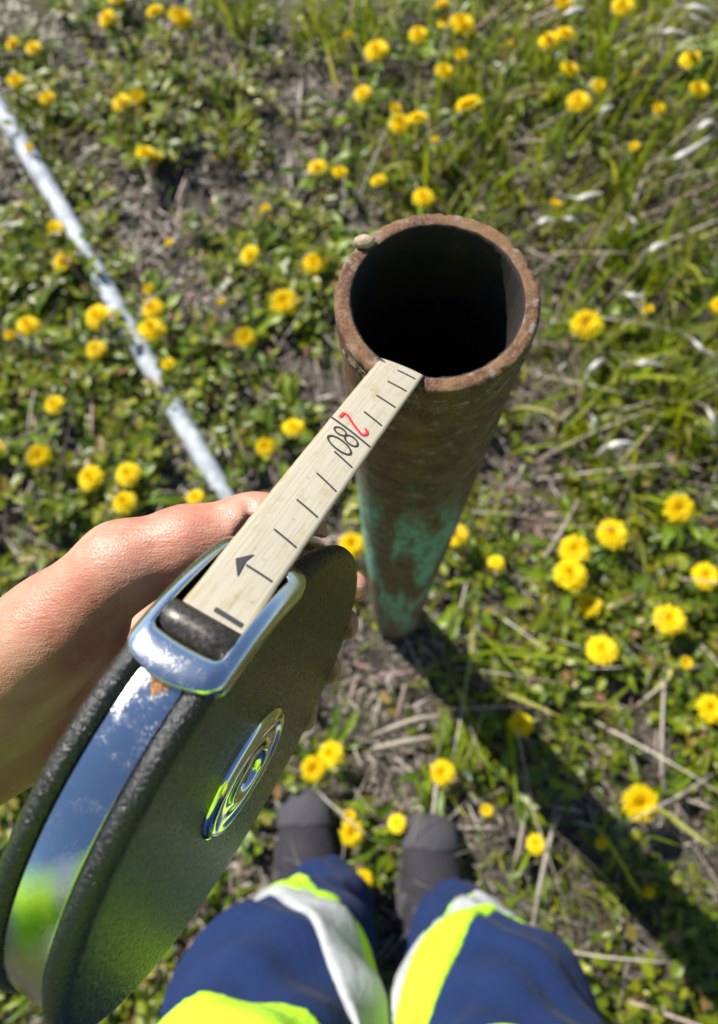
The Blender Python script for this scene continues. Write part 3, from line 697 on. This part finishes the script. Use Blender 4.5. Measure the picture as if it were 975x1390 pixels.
lathe('shade_lining', [(.905, -.13), (.905, .13)], M_dark, reel)  # dark lining, the shade inside the mouth is put into its colour
# chrome edge band between the two halves, broken by the mouth
bp = [(.95, -.083), (1.0135, -.083), (1.0160, -.0815), (1.0168, -.078), (1.0172, 0), (1.0168, .078), (1.0160, .0815), (1.0135, .083), (.95, .083)]
band = lathe('edge_band', bp, M_chrome, reel, ph0=58.5, ph1=360 + 27, NS=300)
# rust where the band meets the mouth
V = []; nu, nv = 26, 9
for i in range(nu):
    a = -.079 + .158 * i / (nu - 1)
    ext = 1.1 + 3.0 * math.exp(-((a - .008) / .030) ** 2) * (.6 + .8 * random.random()) + 1.1 * random.random()
    if a < -.045 or a > .05: ext *= .45
    for j in range(nv):
        V.append(rl(1.0200 - .0012 * (j / (nv - 1)) ** 3 - .003 * (j == nv - 1), 58.6 + ext * j / (nv - 1), a))
obj('rust_patch', np.array(V), grid_faces(nu, nv), M_rspot, band)
# chrome mouth frame: rings of rounded rectangles in (angle, axial) lofted across
def rrect(cphi, ca, hphi, ha, rad, per=9, bow=0.0):
    out = []; k = RR * math.pi / 180 * 1.06; H = hphi * k; A = ha * RR; R_ = rad * RR
    for sx, sy, a0 in ((1, 1, 0), (-1, 1, 90), (-1, -1, 180), (1, -1, 270)):
        for i in range(per):
            t = math.radians(a0 + 90 * i / (per - 1)); out.append(((sx * (H - R_) + R_ * math.cos(t)), (sy * (A - R_) + R_ * math.sin(t))))
        # straight runs get extra points so that the plate follows the drum's curve
        nx = {(1, 1): (-1, 1), (-1, 1): (-1, -1), (-1, -1): (1, -1), (1, -1): (1, 1)}[(sx, sy)]
        p0 = np.array(out[-1]); t1 = math.radians((a0 + 90) % 360); p1 = np.array([nx[0] * (H - R_) + R_ * math.cos(t1), nx[1] * (A - R_) + R_ * math.sin(t1)])
        for q in np.linspace(0, 1, 14)[1:-1]: out.append(tuple(p0 + (p1 - p0) * q))
    o_ = np.array(out); f = bow * (1 - (o_[:, 1] / A) ** 2) * np.where(o_[:, 0] > 0, 1, 0)
    return cphi + (o_[:, 0] + f * RR) / k, ca + o_[:, 1] / RR
rings = [((42.6, .012, 15.6, .186, .05, 9, .05), .985), ((42.6, .012, 15.7, .187, .05, 9, .05), 1.045), ((42.6, .012, 15.5, .184, .048, 9, .05), 1.062), ((42.6, .012, 15.1, .179, .046, 9, .05), 1.0675),
         ((42.4, .012, 12.0, .142, .032, 9, .02), 1.0695), ((42.3, .012, 11.4, .135, .027, 9, .01), 1.066), ((42.3, .012, 11.2, .133, .025, 9, .01), 1.060), ((42.3, .012, 11.15, .132, .025, 9, .01), .97)]
V = []
for a_, r_ in rings:
    ph, aa = rrect(*a_); 
    # the plate hugs the drum: its flanks turn down over the rounded edges of the case
    drop = .022 * np.clip((np.abs(aa - .012) - .12) / .07, 0, 1) ** 2 if r_ > 1.0 else 0
    V.append(rl(np.full(len(ph), r_) + .006 - drop, ph, aa))
obj('mouth_frame', np.vstack(V), [f for f in grid_faces(len(rings), len(V[0]), False, True)], M_satin, reel)
# roller
th = np.linspace(0, 2 * np.pi, 40, endpoint=False); V = []
ax = cw(RC + RR * 1.012 * (math.cos(math.radians(49.6)) * RU + math.sin(math.radians(49.6)) * RV_)); nW = RW @ RN; uW = RW @ RU; vW = RW @ RV_
for a, r in ((-.128, 0.001), (-.128, .055), (-.122, .063), (-.05, .064), (.05, .064), (.146, .063), (.150, .055), (.150, .001)):
    V.append(ax + a * RR * nW + RR * r * (np.cos(th)[:, None] * uW + np.sin(th)[:, None] * vW))
obj('roller', np.vstack(V), grid_faces(8, 40, False, True), M_roll, reel)
# chrome boss on the visible side and its twin on the other
def boss(s):
    pr = [(.300, .178), (.298, .192), (.285, .204), (.262, .212), (.245, .2125), (.225, .206), (.19, .2045), (.155, .207), (.138, .213), (.126, .2155), (.117, .212), (.110, .200), (.106, .176), (.05, .172), (.001, .172)]
    pr = [(r, a * s) for r, a in pr]
    b = lathe('winding_boss', pr if s > 0 else pr[::-1], M_chrome2, reel, NS=120)
    q = []
    for da in (.173, .198):
        for r_, p_ in ((.085, 60), (.085, 120), (.085, 240), (.085, 300)): q.append(rl(r_ * (.5 if p_ in (60, 300) else 1), p_ - 20, da * s))
    obj('crank_slot', np.array(q), [(4, 5, 6, 7), (0, 1, 5, 4), (1, 2, 6, 5), (2, 3, 7, 6), (3, 0, 4, 7)], M_roll, b, smooth=False)
boss(1); boss(-1)

# pulled-out tape
TB = K(544.5, 499, .262); TM = K(287, 842, .1705); TL = float(np.linalg.norm(TM - TB)); TW = .0178
cB = K(574, 511, .259) - K(515, 487, .264); cB /= np.linalg.norm(cB)
TD = (TM - TB) / TL
zc_up = np.array([_Z[0], _Z[1], _Z[2]])
def tape_pt(s, w, off=0.0):
    t = s / TL
    c = cB * (1 - t) + RN * t; c /= np.linalg.norm(c)
    nrm = np.cross(TD, c); nrm /= np.linalg.norm(nrm)
    if nrm[2] > 0: nrm = -nrm                                # towards the sky side
    p = TB + TD * s
    if s < 0:                                                # over the rim and down the bore
        inward = -TD - zc_up * (-TD @ zc_up); inward /= np.linalg.norm(inward)
        q = -s; rb = .0022
        if q < rb * 1.9:
            a_ = q / rb * (1.57 / 1.9); p = TB + inward * rb * math.sin(a_) * .5 - zc_up * rb * (1 - math.cos(a_))
            nrm = nrm * math.cos(a_) + inward * math.sin(a_)
        else: p = TB + inward * rb * .5 - zc_up * (rb + (q - rb * 1.9)); nrm = inward
    if s > TL:
        q = s - TL; p = TM + TD * q + (RC - TM) / np.linalg.norm(RC - TM) * q * q * 30
    bow = .00035 * (1 - (2 * w / TW) ** 2) + .0009 * math.sin(math.pi * min(1, max(0, t)))
    return p + c * w + nrm * (bow + off)
ss = np.concatenate([np.linspace(-.30, -.012, 12), np.linspace(-.010, 0, 12), np.linspace(.002, TL, 60), np.linspace(TL + .0006, TL + .003, 4)])
ww = np.linspace(-.5, .5, 13) * TW; V, UV = [], []
for s in ss:
    for w in ww: V.append(tape_pt(s, w + (.00012 * (vnoise(s, 0, 700, 2) - .5) * 2 if abs(w) > TW * .49 else 0))); UV.append((s, w))
tape = obj('tape_blade', cw(np.array(V)), [f[::-1] for f in grid_faces(len(ss), len(ww))], M_tape, reel, uv=UV)
so = tape.modifiers.new('thickness', 'SOLIDIFY'); so.thickness = .00025; so.offset = -1
def stroke(name, pts, w, mat, closed=False, off=.00022):
    P = np.array(pts, float) * .001
    if closed: P = np.vstack([P, P[:1]])
    d = np.gradient(P, axis=0) if not closed else np.vstack([(P[1] - P[-2])[None], (P[2:] - P[:-2]), (P[1] - P[-2])[None]])
    d /= np.linalg.norm(d, axis=1)[:, None] + 1e-12; nn_ = np.stack([-d[:, 1], d[:, 0]], 1); V = []
    for p, q in zip(P, nn_):
        for k in (-1, 1): r = p + q * k * w * .0005; V.append(tape_pt(r[0], r[1], off))
    Fs = grid_faces(len(P), 2)
    return obj(name, cw(np.array(V)), Fs, mat, tape)
TR = [(3.8, 7.0), (13.0, 7.0), (24.4, 7.1), (36.5, 7.0), (48.6, 8.0), (60.7, 7.1), (72.6, 7.2), (84.7, 7.1), (97.5, 7.0), (110.6, 6.9), (125.6, 7.1)]
TLf = [(3.2, -.4), (12.1, -.8), (22.5, -.9), (33.7, -.8), (42.9, -8.8), (57.7, -.6), (69.5, -.8), (82.4, -.9), (95.6, -1.0), (110.0, -1.2), (125.4, -.9)]
for k, (a, b) in enumerate(zip(TR, TLf)):
    stroke('tick_mark', [tuple(np.array(a) * (1 - t) + np.array(b) * t) for t in np.linspace(0, 1, 8)], 1.35 if k == 10 else .72 if k < 5 else .62, M_ink, off=.00021 + .00001 * k)
def ell(c, a, b, n_=30): return [tuple(np.array(c) + np.array(a) * math.cos(t) + np.array(b) * math.sin(t)) for t in np.linspace(0, 2 * math.pi, n_, endpoint=False)]
eight_v = []
o8 = stroke('digit_eight', ell((49.9, 1.75), (.85, 2.55), (-1.75, .1)), .62, M_ink, True, .00030)
o8b = stroke('digit_eight_loop', ell((47.9, -3.15), (.62, 2.3), (-1.45, .1)), .62, M_ink, True, .00031)
o8b.name = 'digit_eight'
stroke('digit_zero', ell((54.0, -.6), (1.55, 4.7), (-2.2, .1)), .66, M_ink, True, .00032)
stroke('digit_two', spline([(38.5, -6.3), (39.2, -4.4), (41.9, -1.3), (44.0, 1.6), (44.95, 3.4), (44.2, 4.5), (42.7, 4.3), (41.6, 3.1)], 6), .95, M_red, off=.00030)
stroke('digit_two', [(41.4, -6.3), (38.2, -6.2)], 1.1, M_red, off=.00028)
V = [tape_pt(s * .001, w * .001, .00033) for s, w in ((109.8, -4.6), (105.8, -1.15), (109.0, -1.9), (114.4, -1.2))]
obj('arrow_mark', cw(np.array(V)), [(0, 1, 2), (0, 2, 3)], M_ink, tape, smooth=False)
# ------------------------------------------------------------------ person: hand and forearm in fine detail, clothes around the body
feet = plane_pt(500, 1150, 0)
person = empty('person', (0.0, -.25, 0.0), 'standing person in navy and hi-vis work trousers holding the tape reel', 'person')
def reel_cam(r, phi, a):
    p = math.radians(phi); return RC + RR * (r * math.cos(p) * RU + r * math.sin(p) * RV_ + a * RN)
def build_hand():
    h = .0013; lo = (-.236, -.012, .172); hi = (.016, .150, .335)
    P = sdf_grid(lo, hi, h).reshape(-1, 3)
    def chain(pts, rad, k=.004):
        d = None
        for i in range(len(pts) - 1):
            e = rcone(P, pts[i], pts[i + 1], rad[i], rad[i + 1]); d = e if d is None else smin(d, e, k)
        return d
    # thumb, lying over the rim beyond the mouth
    t_tip = K(411, 724, .2195); t_ip = K(343, 719, .2150); t_mid = K(250, 738, .2100); t_mcp = K(165, 768, .2085); t_mc = K(72, 852, .213); t_cmc = K(-45, 945, .228)
    thumb = chain([t_tip, K(378, 721, .2175), t_ip, t_mid, t_mcp, t_mc, t_cmc], [.0076, .0095, .0103, .0104, .0124, .0150, .0185], .005)
    thumb = smin(thumb, rcone(P, K(-5, 915, .226), K(110, 838, .219), .0195, .0135), .008)
    wrist = K(-70, 1005, .262)
    palm = rcone(P, t_cmc, wrist, .017, .021)
    d = None; fingers = None
    for phi, rt, rm_ in ((-47, .0066, .0085), (-63, .0070, .0090), (-80, .0070, .0090), (-97, .0062, .0082)):
        dip = reel_cam(1.10, phi, -.17); tip = reel_cam(1.085, phi + 5, .12); tip0 = reel_cam(1.105, phi + 2, -.03); pip = reel_cam(.80, phi + 4, -.335)
        toward = wrist + (pip - reel_cam(.80, -58, -.335)) * .55 - pip
        mcp = pip + toward / np.linalg.norm(toward) * .045
        f = chain([tip, tip0, dip, pip, mcp], [rt, rt * 1.05, rm_ * .95, rm_ * 1.04, rm_ * 1.25], .004)
        fingers = f if fingers is None else np.minimum(fingers, f)
        palm = smin(palm, rcone(P, mcp, wrist, rm_ * 1.3, .019), .014)
    d = smin(palm, fingers, .010)
    d = smin(d, thumb, .010)
    # web of skin between thumb and palm
    d = smin(d, rcone(P, K(120, 850, .232), K(-20, 960, .25), .010, .018), .014)
    fore = K(-330, 1180, .262)
    d = smin(d, rcone(P, wrist, fore, .0235, .031), .016)
    # joint creases, cut shallow
    for a_, b_, r_ in ((K(334, 678, .2075), K(350, 735, .2045), .0007), (K(205, 742, .1965), K(232, 786, .1975), .0011), (K(150, 716, .200), K(178, 706, .201), .0005)):
        d = smax(d, -rcone(P, a_, b_, r_, r_), .003)
    # flesh gives way where it meets the drum and the frame
    q = P - RC.astype(np.float32); a = q @ RN.astype(np.float32); rad = np.sqrt(np.maximum((q * q).sum(1) - a * a, 0))
    drum = np.maximum(rad - 1.047 * RR, np.abs(a) - .186 * RR)
    phi = np.degrees(np.arctan2(q @ RV_.astype(np.float32), q @ RU.astype(np.float32)))
    fr = np.maximum(np.maximum(rad - 1.075 * RR, np.abs(a - .012 * RR) - .192 * RR), (np.abs(phi - 42.6) - 17.0) * RR * .0175)
    d = smax(d, -(np.minimum(drum, fr) - .0004), .0012)
    f = d.reshape([len(np.arange(l, u, h, dtype=np.float32)) for l, u in zip(lo, hi)])
    V, Q = surface_nets(f, lo, h)
    return cw(V), Q
V, Q = build_hand(); hand = obj('hand_and_forearm', V, Q, M_skin, person)
sm = hand.modifiers.new('smooth', 'SMOOTH'); sm.factor = .5; sm.iterations = 4

# legs: navy work trousers with bands
A1 = np.array([-.082, -.262, .06]); K1 = np.array([-.096, -.258, .47]); H1 = np.array([-.095, -.335, .90])
A2 = np.array([.096, -.290, .06]); K2 = np.array([.095, -.272, .46]); H2 = np.array([.090, -.350, .90])
def leg_sdf(P, A, K_, H):
    d = rcone(P, A + [0, 0, .02], (A + K_) / 2 + [0, -.012, 0], .062, .069)
    d = smin(d, rcone(P, (A + K_) / 2 + [0, -.012, 0], K_, .069, .080), .04)
    d = smin(d, rcone(P, K_, H, .080, .098), .05)
    w = np.sin(P[..., 2] * 95 + 3 * np.sin(P[..., 0] * 30) + P[..., 1] * 22) * .0028 + np.sin(P[..., 2] * 43 + P[..., 0] * 60 - P[..., 1] * 35) * .0035
    return np.maximum(d + w, A[2] - .01 - P[..., 2])
def trousers():
    lo = (-.23, -.47, .04); hi = (.24, -.10, 1.0); h = .0065; P = sdf_grid(lo, hi, h)
    l1 = leg_sdf(P, A1, K1, H1); l2 = leg_sdf(P, A2, K2, H2); d = smin(l1, l2, .006)
    pel = rcone(P, (-.05, -.345, .93), (.05, -.345, .93), .125, .125); d = smin(d, pel, .05)
    return surface_nets(d.astype(np.float32), lo, h)
V, Q = trousers(); tr = obj('trousers', V, Q, M_navy, person); sm = tr.modifiers.new('smooth', 'SMOOTH'); sm.factor = .5; sm.iterations = 3
def bandmesh(name, A, K_, H, z0, z1, tilt, mat, off):
    lo = (min(A[0], K_[0]) - .12, -.44, z0 - .22); hi = (max(A[0], K_[0]) + .12, -.10, z1 + .22); h = .005; P = sdf_grid(lo, hi, h)
    d = leg_sdf(P, A, K_, H); zz = P[..., 2] + tilt * (P[..., 0] - K_[0])
    e = np.maximum(np.maximum(d - off, -(d + .010)), np.maximum(z0 - zz, zz - z1))
    V, Q = surface_nets(e.astype(np.float32), lo, h); o = obj(name, V, Q, mat, tr); s_ = o.modifiers.new('smooth', 'SMOOTH'); s_.iterations = 2; return o
for A, K_, H, tl, rz in ((A1, K1, H1, -1.7, (.34, .45)), (A2, K2, H2, 1.7, (.25, .36))):
    bandmesh('hi_vis_band', A, K_, H, .24, .44, tl, M_hivis, .0035)
    bandmesh('reflective_band', A, K_, H, rz[0], rz[1], tl, M_refl, .0065)
    bandmesh('hi_vis_band', A, K_, H, .60, .67, tl * .1, M_hivis, .0035)
# shoes
def shoe(toe, yaw, lab):
    c, s = math.cos(yaw), math.sin(yaw); gz = float(ground_z(toe[0], toe[1] - .1)) - .002
    Tm = np.array([[c, -s, 0], [s, c, 0], [0, 0, 1]])
    lo = (-.07, -.30, -.01); hi = (.07, .02, .13); h = .004; P = sdf_grid(lo, hi, h)
    up = rcone(P * np.array([1, 1, 1.12], np.float32), (0, -.050, .030), (.004, -.11, .040), .041, .043)
    up = smin(up, rcone(P, (.002, -.11, .045), (0, -.19, .068), .036, .036), .03); up = smin(up, rcone(P, (0, -.19, .05), (0, -.245, .045), .037, .034), .03)
    up = smin(up, rcone(P, (0, -.20, .06), (0, -.215, .10), .034, .036), .02)
    up = np.maximum(up, .016 - P[..., 2])
    up += .0012 * np.sin(P[..., 1] * 330) * (P[..., 1] < -.09) * (P[..., 2] > .05)
    V, Q = surface_nets(up.astype(np.float32), lo, h); W_ = lambda V: V @ Tm.T + np.array([toe[0], toe[1], gz])
    sh = obj('shoe', W_(V), Q, M_shoe, person); sh['label'] = lab
    s_ = sh.modifiers.new('smooth', 'SMOOTH'); s_.iterations = 3
    q = P.copy(); q[..., 2] = 0
    so_ = rcone(q, (0, -.050, 0), (.004, -.11, 0), .0455, .047); so_ = smin(so_, rcone(q, (.003, -.11, 0), (0, -.245, 0), .043, .039), .03)
    so_ = np.maximum(so_, np.abs(P[..., 2] - .011) - .012)
    V, Q = surface_nets(so_.astype(np.float32), lo, h); obj('sole', W_(V), Q, M_sole, sh)
    for k in range(5):
        y = -.098 - .017 * k; z0 = .083 + .006 * k
        pts = np.array([(x, y + .006 * (1 if k % 2 else -1) * x / .02, z0 + .004 - (x / .028) ** 2 * .011) for x in np.linspace(-.026, .026, 9)])
        V, Fs = tube(W_(pts), .0024, 6); obj('lace', V, Fs, M_lace, sh)
    cap = np.maximum(np.maximum(up - .0018, -(up + .006)), np.maximum(-.052 - P[..., 1] - 4 * P[..., 0] ** 2, .018 - P[..., 2]))
    V, Q = surface_nets(cap.astype(np.float32), lo, h); obj('toe_cap', W_(V), Q, M_lace, sh)
    side = np.maximum(np.maximum(up - .0016, -(up + .006)), np.maximum(np.abs(P[..., 1] + .125 - .5 * (P[..., 2] - .05)) - .012, P[..., 2] - .066))
    V, Q = surface_nets(side.astype(np.float32), lo, h); obj('side_stripe', W_(V), Q, M_lace, sh)
shoe(plane_pt(413, 1066, .03), .04, 'dark grey laced shoe in sunlight'); shoe(plane_pt(586, 1096, .03), -.06, 'dark shoe lying in shadow')

# upper body: hi-vis jacket, sleeves, head (behind the camera, seen in the chrome)
wr_ = cw(K(-250, 1135, .262)); el_ = np.array([-.335, -.235, 1.00]); shL = np.array([-.195, -.375, 1.30]); shR = np.array([.195, -.375, 1.30])
def jacket():
    lo = (-.48, -.62, .80); hi = (.48, .16, 1.48); h = .009; P = sdf_grid(lo, hi, h)
    S = P.copy(); S[..., 1] = (S[..., 1] + .385) * 1.35 - .385
    d = rcone(S, (0, -.385, .92), (0, -.385, 1.18), .155, .165); d = smin(d, rcone(S, (-.10, -.385, 1.26), (.10, -.385, 1.26), .125, .125), .08)
    d = smin(d, rcone(P, (0, -.37, 1.34), (0, -.36, 1.43), .085, .065), .05)
    for s_, e, w in ((shL, el_, wr_), (shR, np.array([.30, -.42, 1.02]), np.array([.31, -.40, .83]))):
        a = smin(rcone(P, s_, e, .078, .060), rcone(P, e, w, .060, .047), .03); d = smin(d, a, .05)
    d = d + .003 * np.sin(P[..., 2] * 60 + P[..., 0] * 35) + .003 * np.sin(P[..., 1] * 80 + P[..., 0] * 50)
    return surface_nets(np.maximum(d, .84 - P[..., 2]).astype(np.float32), lo, h)
V, Q = jacket(); jk = obj('jacket', V, Q, M_hivis, person); s_ = jk.modifiers.new('smooth', 'SMOOTH'); s_.iterations = 4
def sleeve_band(p0, p1, t0, t1, r0):
    p0, p1 = np.asarray(p0), np.asarray(p1); P = [p0 + (p1 - p0) * t for t in np.linspace(t0, t1, 6)]; return tube(P, r0, 32, False)
V, Fs = sleeve_band(el_, wr_, .45, .65, .0605); obj('reflective_band', V, Fs, M_refl, jk)
V, Fs = sleeve_band(shL, el_, .45, .62, .0765); obj('reflective_band', V, Fs, M_refl, jk)
def head():
    lo = (-.13, -.52, 1.36); hi = (.13, -.16, 1.72); h = .005; P = sdf_grid(lo, hi, h); c = np.array([0, -.335, 1.56])
    q = (P - c) / np.array([.074, .092, .112]); d = (np.sqrt((q * q).sum(-1)) - 1) * .08
    d = smin(d, rcone(P, (0, -.285, 1.50), (0, -.275, 1.475), .045, .038), .04)
    d = smin(d, rcone(P, (0, -.37, 1.40), (0, -.355, 1.50), .058, .055), .03)
    d = smin(d, rcone(P, (0, -.245, 1.565), (0, -.226, 1.530), .008, .014), .014)
    for s_ in (-1, 1):
        d = smin(d, rcone(P, (s_ * .074, -.335, 1.57), (s_ * .076, -.335, 1.535), .013, .010), .008)
        d = smax(d, -rcone(P, (s_ * .032, -.238, 1.575), (s_ * .03, -.236, 1.575), .012, .012), .012)
        d = smin(d, rcone(P, (s_ * .05, -.255, 1.592), (s_ * .016, -.242, 1.592), .007, .007), .012)
        d = smin(d, rcone(P, (s_ * .031, -.252, 1.573), (s_ * .03, -.252, 1.573), .011, .011), .003)
    d = smax(d, -rcone(P, (-.022, -.236, 1.505), (.022, -.236, 1.505), .003, .003), .004)
    d = smin(d, rcone(P, (-.016, -.247, 1.512), (.016, -.247, 1.512), .006, .006), .006); d = smin(d, rcone(P, (-.014, -.248, 1.497), (.014, -.248, 1.497), .007, .007), .006)
    V, Q = surface_nets(d.astype(np.float32), lo, h); ob = obj('head', V, Q, M_skin, person); m_ = ob.modifiers.new('smooth', 'SMOOTH'); m_.iterations = 3
    q = (P - c - np.array([0, -.012, .012])) / np.array([.083, .098, .116]); e = (np.sqrt((q * q).sum(-1)) - 1) * .09
    cut = np.minimum(1.60 - P[..., 2] - .9 * (P[..., 1] + .335) * -1.0, 1)
    e = np.maximum(e, (P[..., 1] + .335) * .9 - (P[..., 2] - 1.575)); e = np.maximum(e, 1.50 - P[..., 2])
    V, Q = surface_nets(e.astype(np.float32), lo, h); obj('hair', V, Q, M_hair, ob)
head()

def hanging_hand():
    """the other hand, hanging relaxed below its sleeve"""
    lo = (.255, -.46, .60); hi = (.365, -.33, .90); h = .0025; P = sdf_grid(lo, hi, h)
    d = rcone(P, (.31, -.400, .885), (.31, -.398, .815), .028, .024)
    for y, L_, r in ((-.368, .066, .0088), (-.388, .074, .0092), (-.408, .069, .0088), (-.427, .054, .0078)):
        k0 = np.array([.306, y, .755]); a = k0 + [-.004, .002, -L_ * .50]; b = a + [-.016, .002, -L_ * .32]; c = b + [-.018, 0, -L_ * .16]
        d = smin(d, rcone(P, (.31, -.398 + (y + .398) * .5, .815), k0, .016, r * 1.35), .012)
        f = np.minimum(np.minimum(rcone(P, k0, a, r * 1.15, r), rcone(P, a, b, r, r * .92)), rcone(P, b, c, r * .92, r * .8)); d = smin(d, f, .004)
    t0, t1, t2, t3 = (.308, -.385, .805), (.300, -.358, .775), (.292, -.350, .748), (.286, -.350, .727)
    d = smin(d, np.minimum(np.minimum(rcone(P, t0, t1, .016, .0125), rcone(P, t1, t2, .0125, .0105)), rcone(P, t2, t3, .0105, .0085)), .008)
    V, Q = surface_nets(d.astype(np.float32), lo, h); o = obj('hand', V, Q, M_skin, person); m_ = o.modifiers.new('smooth', 'SMOOTH'); m_.iterations = 2
hanging_hand()
